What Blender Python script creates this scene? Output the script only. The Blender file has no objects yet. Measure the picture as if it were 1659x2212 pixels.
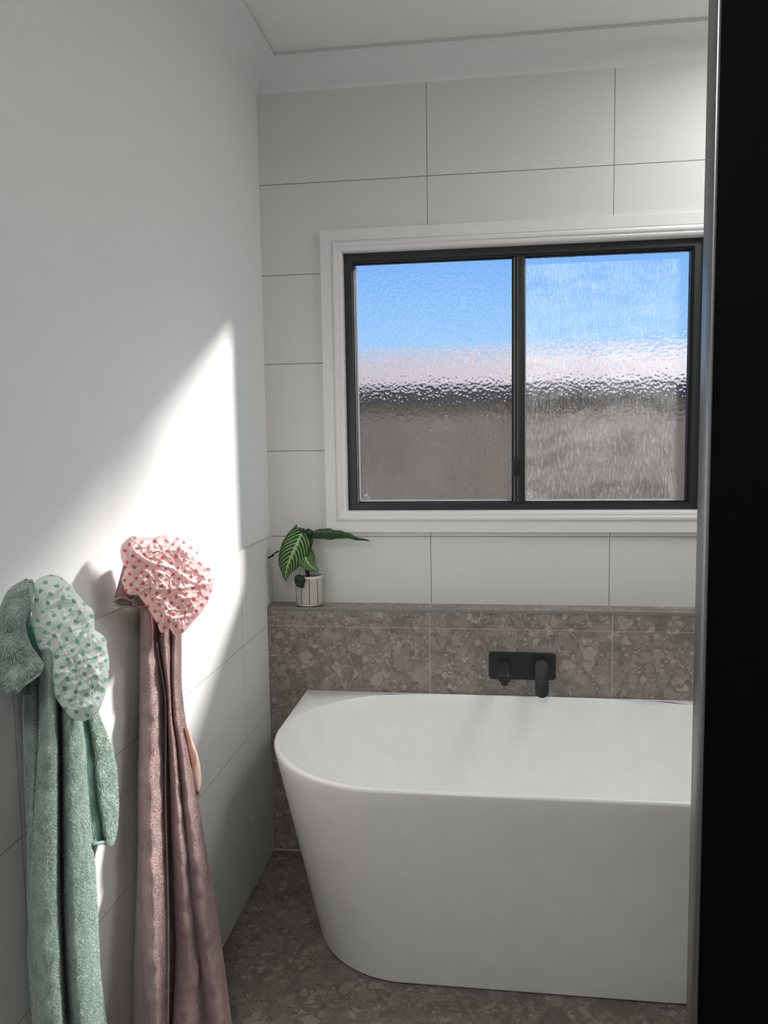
import bpy, math, random
from mathutils import Vector, noise
random.seed(7)
C = bpy.context.scene.collection
PI = math.pi

# ---------------------------------------------------------------- camera
W, H, F = 1659, 2212, 1746.2
CAM = Vector((0.7872, -2.7612, 1.4716)); YAW, PIT, ROL = math.radians(7.761), math.radians(-5.602), math.radians(-0.896)
fw = Vector((-math.sin(YAW)*math.cos(PIT), math.cos(YAW)*math.cos(PIT), math.sin(PIT)))
rt0 = Vector((math.cos(YAW), math.sin(YAW), 0)); up0 = rt0.cross(fw)
rt = math.cos(ROL)*rt0 + math.sin(ROL)*up0; up = -math.sin(ROL)*rt0 + math.cos(ROL)*up0
def ray(px, py): return fw + rt*((px-W/2)/F) - up*((py-H/2)/F)
def onx(px, py, x):
    d = ray(px, py); return CAM + d*((x-CAM.x)/d.x)
def ony(px, py, y):
    d = ray(px, py); return CAM + d*((y-CAM.y)/d.y)
def onplane(px, py, p0, n):
    d = ray(px, py); return CAM + d*((p0-CAM).dot(n)/d.dot(n))
cam = bpy.data.cameras.new('camera'); co = bpy.data.objects.new('camera', cam); C.objects.link(co)
cam.sensor_fit = 'HORIZONTAL'; cam.sensor_width = 36; cam.lens = F*36/W; cam.clip_start = .02
from mathutils import Matrix
co.matrix_world = Matrix(((rt.x, up.x, -fw.x, CAM.x), (rt.y, up.y, -fw.y, CAM.y), (rt.z, up.z, -fw.z, CAM.z), (0, 0, 0, 1)))
bpy.context.scene.camera = co

# ---------------------------------------------------------------- helpers
def lin(c):
    c = c/255
    return c/12.92 if c <= .04045 else ((c+.055)/1.055)**2.4
def rgb(r, g, b): return (lin(r), lin(g), lin(b), 1)

class N:
    """tiny node-tree writer"""
    def __init__(s, name):
        s.m = bpy.data.materials.new(name); s.m.use_nodes = True
        s.t = s.m.node_tree; s.t.nodes.clear(); s.out = s.t.nodes.new('ShaderNodeOutputMaterial')
    def n(s, typ, **kw):
        nd = s.t.nodes.new('ShaderNode'+typ)
        for k, v in kw.items():
            if k == 'inp':
                for a, b in v.items(): s.set(nd.inputs[a], b)
            else: setattr(nd, k, v)
        return nd
    def set(s, sock, v):
        if isinstance(v, bpy.types.NodeSocket): s.t.links.new(v, sock)
        elif v is not None: sock.default_value = v
    def math(s, op, a, b=None, c=None, clamp=False):
        nd = s.n('Math', operation=op, use_clamp=clamp)
        for i, v in enumerate((a, b, c)):
            if v is not None: s.set(nd.inputs[i], v)
        return nd.outputs[0]
    def mix(s, f, a, b, mode='MIX'):
        nd = s.n('Mix', data_type='RGBA', blend_type=mode)
        s.set(nd.inputs[0], f); s.set(nd.inputs[6], a); s.set(nd.inputs[7], b); return nd.outputs[2]
    def ss(s, v, lo, hi, a=0., b=1.):
        nd = s.n('MapRange', interpolation_type='SMOOTHSTEP'); s.set(nd.inputs[0], v)
        s.set(nd.inputs[1], lo); s.set(nd.inputs[2], hi); nd.inputs[3].default_value = a; nd.inputs[4].default_value = b
        return nd.outputs[0]
    def pos(s):
        g = s.n('NewGeometry'); x = s.n('SeparateXYZ'); s.t.links.new(g.outputs['Position'], x.inputs[0])
        return g.outputs['Position'], x.outputs[0], x.outputs[1], x.outputs[2]
    def noise(s, scale, detail=3, vec=None, rough=.5):
        nd = s.n('TexNoise', inp={'Scale': scale, 'Detail': detail, 'Roughness': rough})
        if vec: s.set(nd.inputs['Vector'], vec)
        return nd
    def bump(s, h, strength=.3, dist=.002, nrm=None):
        nd = s.n('Bump', inp={'Strength': strength, 'Distance': dist, 'Height': h})
        if nrm: s.set(nd.inputs['Normal'], nrm)
        return nd.outputs[0]
    def pbr(s, col, rough=.5, nrm=None, **kw):
        nd = s.n('BsdfPrincipled'); s.set(nd.inputs['Base Color'], col); s.set(nd.inputs['Roughness'], rough)
        if nrm: s.set(nd.inputs['Normal'], nrm)
        for k, v in kw.items(): s.set(nd.inputs[k.replace('_', ' ')], v)
        return nd.outputs[0]
    def end(s, sh): s.t.links.new(sh, s.out.inputs[0]); return s.m
    def gridline(s, v, off, step, hw):
        """1 on lines at off + k*step with half width hw"""
        a = s.math('SUBTRACT', v, off - step/2)
        f = s.math('FLOORED_MODULO', a, step)
        d = s.math('ABSOLUTE', s.math('SUBTRACT', f, step/2))
        return s.ss(d, hw*.6, hw*1.3, 1., 0.)

def simple(name, col, rough=.5, ns=60, ba=.15, **kw):
    m = N(name); p, x, y, z = m.pos(); nz = m.noise(ns, 4, p)
    return m.end(m.pbr(m.mix(nz.outputs[0], tuple(c*.94 for c in col[:3])+(1,), tuple(min(1, c*1.05) for c in col[:3])+(1,)), rough, m.bump(nz.outputs[0], ba, .0006), **kw))

def mesh(name, vs, fs, mat, parent=None, smooth=True, uvs=None, origin=None, mats=None, fmat=None):
    me = bpy.data.meshes.new(name)
    if origin is None and parent is None:
        xs = [v[0] for v in vs]; ys = [v[1] for v in vs]; zs = [v[2] for v in vs]
        origin = ((min(xs)+max(xs))/2, (min(ys)+max(ys))/2, min(zs))
    o = Vector(origin) if origin is not None else root_loc(parent)
    me.from_pydata([tuple(Vector(v)-o) for v in vs], [], fs)
    if uvs is not None:
        ul = me.uv_layers.new(name='uv')
        for p in me.polygons:
            for li in p.loop_indices: ul.data[li].uv = uvs[me.loops[li].vertex_index]
    if smooth: me.polygons.foreach_set('use_smooth', [True]*len(me.polygons))
    for mm in (mats or [mat]): me.materials.append(mm)
    if fmat:
        me.polygons.foreach_set('material_index', fmat)
    me.validate(); me.update()
    ob = bpy.data.objects.new(name, me); C.objects.link(ob)
    if parent is None: ob.location = o
    else: ob.parent = parent; ob.location = o - root_loc(parent)
    return ob
def root_loc(o):
    l = Vector((0, 0, 0))
    while o is not None: l += o.location; o = o.parent
    return l
def thing(name, loc, label=None, cat=None, kind=None):
    o = bpy.data.objects.new(name, None); C.objects.link(o); o.location = loc; o.empty_display_size = .05
    tag(o, label, cat, kind); return o
def tag(o, label=None, cat=None, kind=None, group=None):
    if label: o['label'] = label
    if cat: o['category'] = cat
    if kind: o['kind'] = kind
    if group: o['group'] = group
    return o
def sharp(o, ang=35):
    """flat across hard edges"""
    me = o.data
    from math import radians, cos
    import bmesh
    bm = bmesh.new(); bm.from_mesh(me)
    for e in bm.edges:
        if len(e.link_faces) == 2 and e.calc_face_angle(0) > radians(ang): e.smooth = False
    bm.to_mesh(me); bm.free(); return o
class MB:
    def __init__(s): s.v = []; s.f = []
    def box(s, a, b, bev=0):
        """box a..b with optionally bevelled edges (bevel through bmesh)"""
        import bmesh
        bm = bmesh.new(); bmesh.ops.create_cube(bm, size=1)
        for v in bm.verts:
            v.co = Vector(((a[0]+b[0])/2+v.co.x*(b[0]-a[0]), (a[1]+b[1])/2+v.co.y*(b[1]-a[1]), (a[2]+b[2])/2+v.co.z*(b[2]-a[2])))
        if bev: bmesh.ops.bevel(bm, geom=list(bm.edges), offset=bev, segments=2, affect='EDGES', profile=.5)
        s.add(bm); return s
    def add(s, bm):
        bm.verts.ensure_lookup_table(); bm.verts.index_update(); k = len(s.v)
        s.v += [tuple(v.co) for v in bm.verts]; s.f += [tuple(v.index+k for v in f.verts) for f in bm.faces]; bm.free()
    def strip(s, loops, closed=True, capa=False, capb=False):
        """loops of equal length joined by quads"""
        k = len(s.v); n = len(loops[0])
        for l in loops: s.v += [tuple(p) for p in l]
        m = n if closed else n-1
        for i in range(len(loops)-1):
            for j in range(m):
                s.f.append((k+i*n+j, k+i*n+(j+1) % n, k+(i+1)*n+(j+1) % n, k+(i+1)*n+j))
        if capa: s.f.append(tuple(k+j for j in reversed(range(n))))
        if capb: s.f.append(tuple(k+(len(loops)-1)*n+j for j in range(n)))
        return s
    def tube(s, pts, r, n=10):
        rs = r if isinstance(r, (list, tuple)) else [r]*len(pts); loops = []
        pts = [Vector(p) for p in pts]
        ref = Vector((0, 0, 1))
        d0 = (pts[1]-pts[0]).normalized()
        if abs(d0.z) > .9: ref = Vector((1, 0, 0))
        for i, p in enumerate(pts):
            d = (pts[min(i+1, len(pts)-1)]-pts[max(i-1, 0)]).normalized()
            a = d.cross(ref).normalized(); b = d.cross(a).normalized(); ref = a.cross(d).normalized() if False else ref
            loops.append([p+a*rs[i]*math.cos(2*PI*j/n)+b*rs[i]*math.sin(2*PI*j/n) for j in range(n)])
        return s.strip(loops, True, True, True)
    def build(s, name, mat, parent=None, smooth=False, **kw):
        o = mesh(name, s.v, s.f, mat, parent, True, **kw)
        return o if smooth else sharp(o)
def S(o): o['kind'] = 'structure'; return o

def poly(p, x):
    """piecewise linear lookup"""
    if x <= p[0][0]: return p[0][1]
    for (a, va), (b, vb) in zip(p, p[1:]):
        if x <= b: return va+(vb-va)*(x-a)/(b-a)
    return p[-1][1]
def smoothpoly(p, x, w=28):
    return (poly(p, x-w)+2*poly(p, x-w/2)+2*poly(p, x)+2*poly(p, x+w/2)+poly(p, x+w))/8

# ---------------------------------------------------------------- materials
def mat_tile(name, vert, voff, col=(0.72, 0.72, 0.70, 1), gcol=rgb(112, 106, 100), hw=.0011):
    m = N(name); p, x, y, z = m.pos(); v = x if vert == 'x' else y
    g = m.math('MAXIMUM', m.gridline(v, voff, .6, hw), m.gridline(z, 1.113, .3, hw))
    nz = m.noise(9, 3, p); fine = m.noise(220, 2, p)
    base = m.mix(nz.outputs[0], tuple(c*.97 for c in col[:3])+(1,), col)
    colr = m.mix(g, base, gcol)
    hgt = m.math('ADD', m.math('MULTIPLY', g, -1.), m.math('MULTIPLY', fine.outputs[0], .02))
    return m.end(m.pbr(colr, m.math('ADD', m.math('MULTIPLY', g, .3), .46), m.bump(hgt, .5, .0012)))

def mat_stone(name, floor=False):
    m = N(name); p, x, y, z = m.pos()
    wn = m.noise(22, 3, p); wv = m.n('VectorMath', operation='MULTIPLY_ADD')
    m.set(wv.inputs[0], wn.outputs[1]); wv.inputs[1].default_value = (.028,)*3; m.set(wv.inputs[2], p)
    P = wv.outputs[0]
    mo = m.noise(14, 5, p, .62)
    col = m.mix(m.ss(mo.outputs[0], .3, .7), rgb(126, 117, 111), rgb(158, 149, 141))
    col = m.mix(m.ss(m.noise(70, 4, p, .7).outputs[0], .35, .75), m.mix(.5, col, rgb(106, 97, 92)), col)
    def layer(col, scale, thr, edge, ramp, amt, seed):
        off = m.n('VectorMath', operation='ADD'); m.set(off.inputs[0], P); off.inputs[1].default_value = (seed*1.7, seed*.9, seed*2.3)
        vc = m.n('TexVoronoi', feature='F1', inp={'Scale': scale, 'Vector': off.outputs[0], 'Randomness': 1.})
        ve = m.n('TexVoronoi', feature='DISTANCE_TO_EDGE', inp={'Scale': scale, 'Vector': off.outputs[0], 'Randomness': 1.})
        sp = m.n('SeparateColor'); m.t.links.new(vc.outputs['Color'], sp.inputs[0])
        on = m.math('GREATER_THAN', sp.outputs[0], thr)
        inside = m.ss(ve.outputs[0], edge, edge+.03)
        rim = m.math('MULTIPLY', m.math('MULTIPLY', on, m.ss(ve.outputs[0], edge-.05, edge-.0)), .45)
        rp = m.n('ValToRGB'); e = rp.color_ramp; e.interpolation = 'LINEAR'
        e.elements[0].position = ramp[0][0]; e.elements[0].color = ramp[0][1]
        e.elements[1].position = ramp[-1][0]; e.elements[1].color = ramp[-1][1]
        for q, c in ramp[1:-1]:
            k = e.elements.new(q); k.color = c
        m.t.links.new(sp.outputs[1], rp.inputs[0])
        c2 = m.mix(m.math('MULTIPLY', m.noise(50, 3, p).outputs[0], .35), rp.outputs[0], rgb(120, 112, 106))
        col = m.mix(m.math('MULTIPLY', rim, amt), col, rgb(92, 84, 80))
        return m.mix(m.math('MULTIPLY', m.math('MULTIPLY', on, inside), amt), col, c2)
    lt, md, dk, wh, gr = rgb(170, 161, 152), rgb(146, 137, 130), rgb(98, 92, 86), rgb(196, 188, 178), rgb(122, 116, 107)
    col = layer(col, 120, .45, .05, [(0, dk), (.35, md), (.7, lt), (1, wh)], .65, 1)
    col = layer(col, 52, .55, .06, [(0, dk), (.25, gr), (.6, lt), (1, wh)], .68, 2)
    col = layer(col, 27, .62, .07, [(0, gr), (.4, md), (.75, lt), (1, wh)], .55, 3)
    col = layer(col, 13, .70, .09, [(0, dk), (.25, gr), (.6, md), (1, lt)], .5, 4)
    if floor:
        g = m.math('MAXIMUM', m.gridline(y, -.785, .6, .0009), m.gridline(x, .572+.3, 1.2, .0009)); gc = rgb(120, 112, 104)
    else:
        geo = m.n('NewGeometry'); nn = m.n('SeparateXYZ'); m.t.links.new(geo.outputs['Normal'], nn.inputs[0])
        flat = m.math('LESS_THAN', m.math('ABSOLUTE', nn.outputs[2]), .5)
        g = m.math('MAXIMUM', m.gridline(x, .572, .6, .0014), m.math('MULTIPLY', flat, m.gridline(z, .813, .3, .0010))); gc = rgb(178, 170, 160)
    if floor: col = m.mix(1., col, (.84, .84, .82, 1), 'MULTIPLY')
    col = m.mix(m.math('MULTIPLY', g, .9), col, gc)
    return m.end(m.pbr(col, .42 if not floor else .5, m.bump(m.math('SUBTRACT', mo.outputs[0], m.math('MULTIPLY', g, 2.)), .12, .001)))

M = {}
M['paint'] = simple('wall_paint', (.775, .785, .785, 1), .6, 160, .10)
M['ceiling_paint'] = simple('ceiling_paint', (.83, .825, .80, 1), .7, 160, .08)
M['cornice_paint'] = simple('cornice_paint', (.80, .785, .79, 1), .6, 120, .05)
M['tile_back'] = mat_tile('white_tile_back', 'x', .572)
M['tile_left'] = mat_tile('white_tile_left', 'y', -1.571, gcol=rgb(150, 146, 140), hw=.0009)
M['stone'] = mat_stone('terrazzo_stone'); M['stone_floor'] = mat_stone('terrazzo_stone_floor', True)
M['trim_grey'] = simple('edge_trim', rgb(132, 128, 123), .35, 90, .05)
M['gloss_white'] = simple('gloss_enamel_white', (.80, .79, .79, 1), .3, 30, .02)
M['bath'] = simple('bath_acrylic', (.90, .905, .895, 1), .22, 14, .01)
M['alu'] = simple('dark_aluminium', rgb(46, 49, 46), .42, 90, .04)
M['alu_black'] = simple('black_gasket', rgb(22, 22, 24), .5, 90, .04)
M['matte_black'] = simple('matte_black', rgb(26, 28, 29), .38, 150, .06)
M['tap_black'] = simple('tap_black', rgb(32, 35, 36), .42, 200, .05)
M['door'] = simple('door_black', rgb(5, 6, 6), .6, 60, .05, Specular_IOR_Level=.04)
M['jamb'] = simple('jamb_metal', rgb(122, 124, 128), .30, 60, .03, Metallic=.85)
M['silicone'] = simple('silicone', rgb(190, 188, 182), .5, 60, .04)
M['chrome'] = simple('chrome_steel', rgb(190, 190, 190), .2, 60, .02, Metallic=1.)
M['fill_casing'] = simple('fill_panel_trim', rgb(230, 230, 228), .4)  # casing of the added, unseen fill panel

def mat_glass(name, x0, x1, dirt_lo, dirt_hi, clean_x, swirl):
    m = N(name); p, x, y, z = m.pos()
    # hammered pattern
    wn = m.noise(30, 2, p); wv = m.n('VectorMath', operation='MULTIPLY_ADD')
    m.set(wv.inputs[0], wn.outputs[1]); wv.inputs[1].default_value = (.012, 0, .012); m.set(wv.inputs[2], p)
    vo = m.n('TexVoronoi', feature='SMOOTH_F1', inp={'Scale': 88., 'Smoothness': .35, 'Vector': wv.outputs[0]})
    vo2 = m.noise(140, 2, p)
    h = m.math('ADD', vo.outputs[0], m.math('MULTIPLY', vo2.outputs[0], .35))
    nb = m.bump(h, 1., .0021)
    refr = m.n('BsdfRefraction', inp={'IOR': 1.14, 'Roughness': .06, 'Color': (1, 1, 1, 1), 'Normal': nb})
    tr = m.n('BsdfTransparent', inp={'Color': (1, 1, 1, 1)})
    gl = m.n('BsdfGlossy', inp={'Roughness': .08, 'Color': (1, 1, 1, 1), 'Normal': m.bump(h, .4, .004)})
    base = m.n('MixShader', inp={0: .72, 1: tr.outputs[0], 2: refr.outputs[0]})
    base2 = m.n('MixShader', inp={0: .03, 1: base.outputs[0], 2: gl.outputs[0]})
    # dirt: vertical runs, smeared wipes, specks
    st = m.n('Mapping'); st.inputs['Scale'].default_value = (1, 1, .16); m.set(st.inputs[0], p)
    runs = m.noise(240, 4, st.outputs[0], .7).outputs[0]
    spk = m.noise(420, 2, p).outputs[0]
    blot = m.noise(7, 4, p).outputs[0]
    t = m.math('ADD', m.math('MULTIPLY', m.ss(runs, .46, .70), .85), m.math('MULTIPLY', m.ss(spk, .52, .74), .6))
    t = m.math('ADD', t, m.math('MULTIPLY', m.ss(blot, .4, .65), .35))
    low = m.ss(z, 1.95 if swirl else 1.72, 1.30 if swirl else 1.25, 0., 1.)
    if swirl:
        cx = m.math('SUBTRACT', x, 1.19); cz = m.math('SUBTRACT', z, 1.12)
        r = m.math('SQRT', m.math('ADD', m.math('MULTIPLY', cx, cx), m.math('MULTIPLY', m.math('MULTIPLY', cz, cz), 1.8)))
        warp = m.math('ADD', r, m.math('MULTIPLY', m.noise(5, 3, p).outputs[0], .22))
        rings = m.noise(1, 1, None)
        cmb = m.n('CombineXYZ', inp={0: m.math('MULTIPLY', warp, 22.), 1: m.math('MULTIPLY', x, 1.2)})
        m.set(rings.inputs['Vector'], cmb.outputs[0]); rings.inputs['Detail'].default_value = 5
        t = m.math('ADD', t, m.math('MULTIPLY', m.ss(rings.outputs[0], .35, .7), .40))
    rect = m.math('MULTIPLY', m.ss(x, x0+.004, x0+.007), m.ss(x, clean_x+.002, clean_x-.002))
    rect = m.math('MULTIPLY', rect, m.ss(z, 2.038, 2.030) if not swirl else m.ss(z, 2.026, 2.020))
    amt = m.math('ADD', dirt_lo, m.math('MULTIPLY', low, dirt_hi-dirt_lo))
    f = m.math('MULTIPLY', m.math('MULTIPLY', t, amt), rect, clamp=True)
    di = m.n('BsdfTranslucent', inp={'Color': (.78, .8, .8, 1)})
    df = m.n('BsdfDiffuse', inp={'Color': (.7, .7, .68, 1)})
    dd = m.n('MixShader', inp={0: .35, 1: di.outputs[0], 2: df.outputs[0]})
    fin = m.n('MixShader', inp={0: f, 1: base2.outputs[0], 2: dd.outputs[0]})
    return m.end(fin.outputs[0])
def mat_edge():
    m = N('edge_glint'); a_ = m.n('BsdfTranslucent', inp={'Color': (.5, .52, .5, 1)}); b_ = m.n('BsdfDiffuse', inp={'Color': (.8, .8, .8, 1)})
    return m.end(m.n('MixShader', inp={0: .35, 1: a_.outputs[0], 2: b_.outputs[0]}).outputs[0])
def mat_clear():
    m = N('pane_body'); tr = m.n('BsdfTransparent'); gl = m.n('BsdfGlossy', inp={'Roughness': .45})
    return m.end(m.n('MixShader', inp={0: .03, 1: tr.outputs[0], 2: gl.outputs[0]}).outputs[0])
M['pane_body'] = mat_clear()

def mat_cloth(name, c1, c2, trans=.1, sheen=.5, scale=600, bd=.0015):
    m = N(name); p, x, y, z = m.pos(); a = m.noise(scale, 3, p, .7); b = m.noise(40, 3, p)
    f = m.math('ADD', m.math('MULTIPLY', a.outputs[0], .7), m.math('MULTIPLY', b.outputs[0], .3))
    col = m.mix(m.ss(f, .35, .65), c1, c2)
    pb = m.pbr(col, .95, m.bump(a.outputs[0], .8, bd), Sheen_Weight=sheen, Sheen_Roughness=.5)
    tl = m.n('BsdfTranslucent', inp={'Color': c2})
    return m.end(m.n('MixShader', inp={0: trans, 1: pb, 2: tl.outputs[0]}).outputs[0])
M['green_terry'] = mat_cloth('green_terry', rgb(136, 160, 151), rgb(206, 222, 213))
M['green_flat'] = mat_cloth('green_woven_band', rgb(96, 134, 124), rgb(122, 158, 147), .12, .2, 900, .0006)
M['green_hem'] = mat_cloth('green_hem', rgb(140, 150, 140), rgb(176, 184, 172), .15, .2, 900, .0006)
M['pink_terry'] = mat_cloth('pink_terry', rgb(158, 131, 130), rgb(198, 170, 167))
M['pink_hem'] = mat_cloth('pink_hem', rgb(150, 132, 128), rgb(186, 170, 164), .15, .2, 900, .0006)
M['pink_tag'] = mat_cloth('pink_fold', rgb(222, 186, 170), rgb(242, 214, 196), .3, .2, 900, .0006)

def mat_cap(name, dot, a, b, r, base):
    """plastic film with polka dots; uv is in dot-lattice units, a and b the lattice vectors"""
    m = N(name); uv = m.n('UVMap'); sp = m.n('SeparateXYZ'); m.t.links.new(uv.outputs[0], sp.inputs[0])
    wob = m.noise(90, 2, m.pos()[0]); 
    fu = m.math('SUBTRACT', m.math('FRACT', sp.outputs[0]), .5); fv = m.math('SUBTRACT', m.math('FRACT', sp.outputs[1]), .5)
    X = m.math('ADD', m.math('MULTIPLY', fu, a[0]), m.math('MULTIPLY', fv, b[0]))
    Y = m.math('ADD', m.math('MULTIPLY', fu, a[1]), m.math('MULTIPLY', fv, b[1]))
    d = m.math('SQRT', m.math('ADD', m.math('MULTIPLY', X, X), m.math('MULTIPLY', Y, Y)))
    k = m.ss(d, r*.88, r*1.06, 1., 0.)
    col = m.mix(k, base, dot)
    fine = m.noise(55, 3, m.pos()[0], .6)
    nb = m.bump(fine.outputs[0], .15, .004)
    pb = m.pbr(col, .34, nb, Specular_IOR_Level=.5)
    tl = m.n('BsdfTranslucent', inp={'Color': col, 'Normal': nb}); tp = m.n('BsdfTransparent', inp={'Color': (.95, .95, .95, 1)})
    s1 = m.n('MixShader', inp={0: .42, 1: pb, 2: tl.outputs[0]})
    return m.end(m.n('MixShader', inp={0: .04, 1: s1.outputs[0], 2: tp.outputs[0]}).outputs[0])
M['cap_pink'] = mat_cap('pink_spot_film', rgb(228, 100, 110), (15, 10.5), (-10.5, 14), 4.1, rgb(238, 219, 216))
M['cap_green'] = mat_cap('green_spot_film', rgb(142, 204, 188), (24, 7), (-10.5, 18.6), 5.1, rgb(247, 251, 248))

def mat_leaf(name, n, dark=rgb(30, 68, 26), mid=rgb(72, 120, 46), vein=rgb(192, 222, 164), vw=.10, vs=1.):
    m = N(name); uv = m.n('UVMap'); sp = m.n('SeparateXYZ'); m.t.links.new(uv.outputs[0], sp.inputs[0])
    au = m.math('ABSOLUTE', sp.outputs[0])
    q = m.math('SUBTRACT', sp.outputs[1], m.math('MULTIPLY', m.math('POWER', au, 1.5), .33))
    q = m.math('ADD', q, m.math('MULTIPLY', m.noise(25, 2, m.pos()[0]).outputs[0], .02))
    fr = m.math('ABSOLUTE', m.math('SUBTRACT', m.math('FRACT', m.math('MULTIPLY', q, n)), .5))
    side = m.math('MULTIPLY', m.ss(fr, vw*.5, vw*1.5, 1., 0.), m.ss(au, .95, .8))
    rib = m.ss(au, .05, .13, 1., 0.)
    base = m.mix(m.ss(fr, .1, .5), mid, dark)
    col = m.mix(m.math('MULTIPLY', side, .85*vs), base, vein); col = m.mix(m.math('MULTIPLY', rib, .8*vs), col, vein)
    h = m.math('ADD', side, rib)
    pb = m.pbr(col, .38, m.bump(h, -.5, .0015)); tl = m.n('BsdfTranslucent', inp={'Color': col})
    return m.end(m.n('MixShader', inp={0: .3, 1: pb, 2: tl.outputs[0]}).outputs[0])
M['leaf_big'] = mat_leaf('leaf_veined', 11); M['leaf_dark'] = mat_leaf('leaf_dark', 9, rgb(20, 50, 24), rgb(38, 78, 34), rgb(110, 150, 96), .07, .7)
M['leaf_plain'] = mat_leaf('leaf_plain', 7, rgb(20, 46, 24), rgb(30, 60, 30), rgb(40, 75, 38), .05, .4)
M['stem'] = simple('leaf_stem', rgb(72, 62, 40), .5, 90, .1)
M['soil'] = simple('potting_soil', rgb(46, 36, 30), .95, 300, 1.)
def mat_pot():
    m = N('pot_herringbone'); uv = m.n('UVMap'); sp = m.n('SeparateXYZ'); m.t.links.new(uv.outputs[0], sp.inputs[0])
    nz = m.noise(60, 2, m.pos()[0])
    u = m.math('ADD', sp.outputs[0], m.math('MULTIPLY', m.math('SUBTRACT', nz.outputs[0], .5), .10)); v = sp.outputs[1]
    # chevron: columns one unit wide, direction flips every column
    tri = m.math('PINGPONG', u, 1.)
    q = m.math('SUBTRACT', m.math('MULTIPLY', v, 17.), m.math('MULTIPLY', tri, 2.4))
    fr = m.math('ABSOLUTE', m.math('SUBTRACT', m.math('FRACT', q), .5))
    l1 = m.ss(fr, .10, .19, 1., 0.)
    du = m.math('ABSOLUTE', m.math('SUBTRACT', m.math('FRACT', m.math('ADD', u, .5)), .5))
    l2 = m.ss(du, .030, .055, 1., 0.)
    band = m.math('MULTIPLY', m.ss(v, .06, .075), m.ss(v, .93, .915))
    k = m.math('MULTIPLY', m.math('MAXIMUM', l1, l2), band)
    col = m.mix(k, rgb(214, 210, 202), rgb(40, 38, 38))
    return m.end(m.pbr(col, .45, m.bump(k, -.3, .0006)))
M['pot'] = mat_pot()

# outside
def mat_fence():
    m = N('fence_timber'); p, x, y, z = m.pos(); st = m.n('Mapping'); st.inputs['Scale'].default_value = (1, 1, .1); m.set(st.inputs[0], p)
    nz = m.noise(30, 4, st.outputs[0])
    return m.end(m.pbr(m.mix(nz.outputs[0], rgb(72, 64, 56), rgb(112, 100, 88)), .9, m.bump(nz.outputs[0], .3, .003)))
M['fence'] = mat_fence()
M['fascia'] = simple('fascia_dark', rgb(40, 42, 46), .5, 5)
M['brick'] = simple('render_wall', rgb(150, 140, 125), .9, 5)
M['roof'] = simple('roof_metal', rgb(108, 101, 104), .95, 5, Specular_IOR_Level=.05)
M['ground'] = simple('outdoor_ground', rgb(130, 124, 112), .95, 5)

# ---------------------------------------------------------------- the room
XR, YF, ZC = 2.45, -2.03, 2.70
WX0, WX1, WZ0, WZ1 = .286, 1.456, 1.198, 2.078      # aluminium frame outer
def wall_with_hole(name, mat):
    b = MB()
    hx0, hx1, hz0, hz1 = WX0-.004, WX1+.004, WZ0-.004, WZ1+.004
    b.box((-.12, 0, -.05), (hx0, .14, 2.75)).box((hx1, 0, -.05), (XR+.1, .14, 2.75))
    b.box((hx0, 0, -.05), (hx1, .14, hz0)).box((hx0, 0, hz1), (hx1, .14, 2.75))
    return b.build(name, mat)
S(wall_with_hole('wall_back', M['tile_back']))
wl = S(MB().box((-.12, -4.2, -.05), (0, 0, 2.75)).build('wall_left', M['paint']))
S(MB().box((-.002, -2.02, 0), (.010, 0, 1.113)).build('wall_left_tiling', M['tile_left'], wl))
S(MB().box((0, -2.02, 1.1125), (.0105, 0, 1.1155)).build('tile_edge_trim', M['silicone'], wl))
S(MB().box((XR, -4.2, -.05), (XR+.1, 0, 2.75)).build('wall_right', M['paint']))
S(MB().box((-.12, -4.2, -.06), (XR+.1, .0, 0)).build('floor', M['stone_floor']))
S(MB().box((-.12, -4.2, ZC), (XR+.1, .14, ZC+.08)).build('ceiling', M['ceiling_paint']))
# front wall with the doorway the photo is taken through
b = MB(); b.box((0, YF-.06, 0), (.14, YF+.06, 2.7)).box((1.9, YF-.06, 0), (XR, YF+.06, 2.7)).box((.14, YF-.06, 2.45), (1.9, YF+.06, 2.7))
S(b.build('wall_front', M['paint']))
b = MB(); b.box((-.0, -4.2, 0), (XR, -4.1, 2.7))
S(b.build('wall_hall', M['paint']))
# stone ledge wall behind the bath
L = .091; LZ = .878
wl2 = S(MB().box((.010, -L, 0), (XR, 0, LZ)).build('wall_ledge', M['stone']))
S(MB().box((.010, -L-.0012, LZ-.010), (XR, -L+.004, LZ+.0012), .0006).build('ledge_edge_trim', M['trim_grey'], wl2))
S(MB().box((.010, -L-.003, 0), (.16, -L+.001, .004)).build('silicone_bead', M['silicone'], wl2))
# cornices
prof = [(0, .0905), (.0015, .0885), (.0045, .085)]
for k in range(0, 13):
    a = PI/2*k/12; prof.append((.008+.068*(1-math.cos(a)), .082-.068*math.sin(a)))
prof += [(.080, .0125), (.090, .0120), (.090, .0105), (.084, .0100), (.084, 0)]
def cornice_back():
    b = MB(); b.strip([[(d, -d, ZC-h) for d, h in prof], [(XR-d, -d, ZC-h) for d, h in prof]], False)
    return b
def cornice_left():
    b = MB(); b.strip([[(d, YF+.06, ZC-h) for d, h in prof], [(d, -d, ZC-h) for d, h in prof]], False)
    return b
S(cornice_left().build('trim_1', M['cornice_paint'])); S(cornice_back().build('trim_2', M['cornice_paint']))

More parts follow.
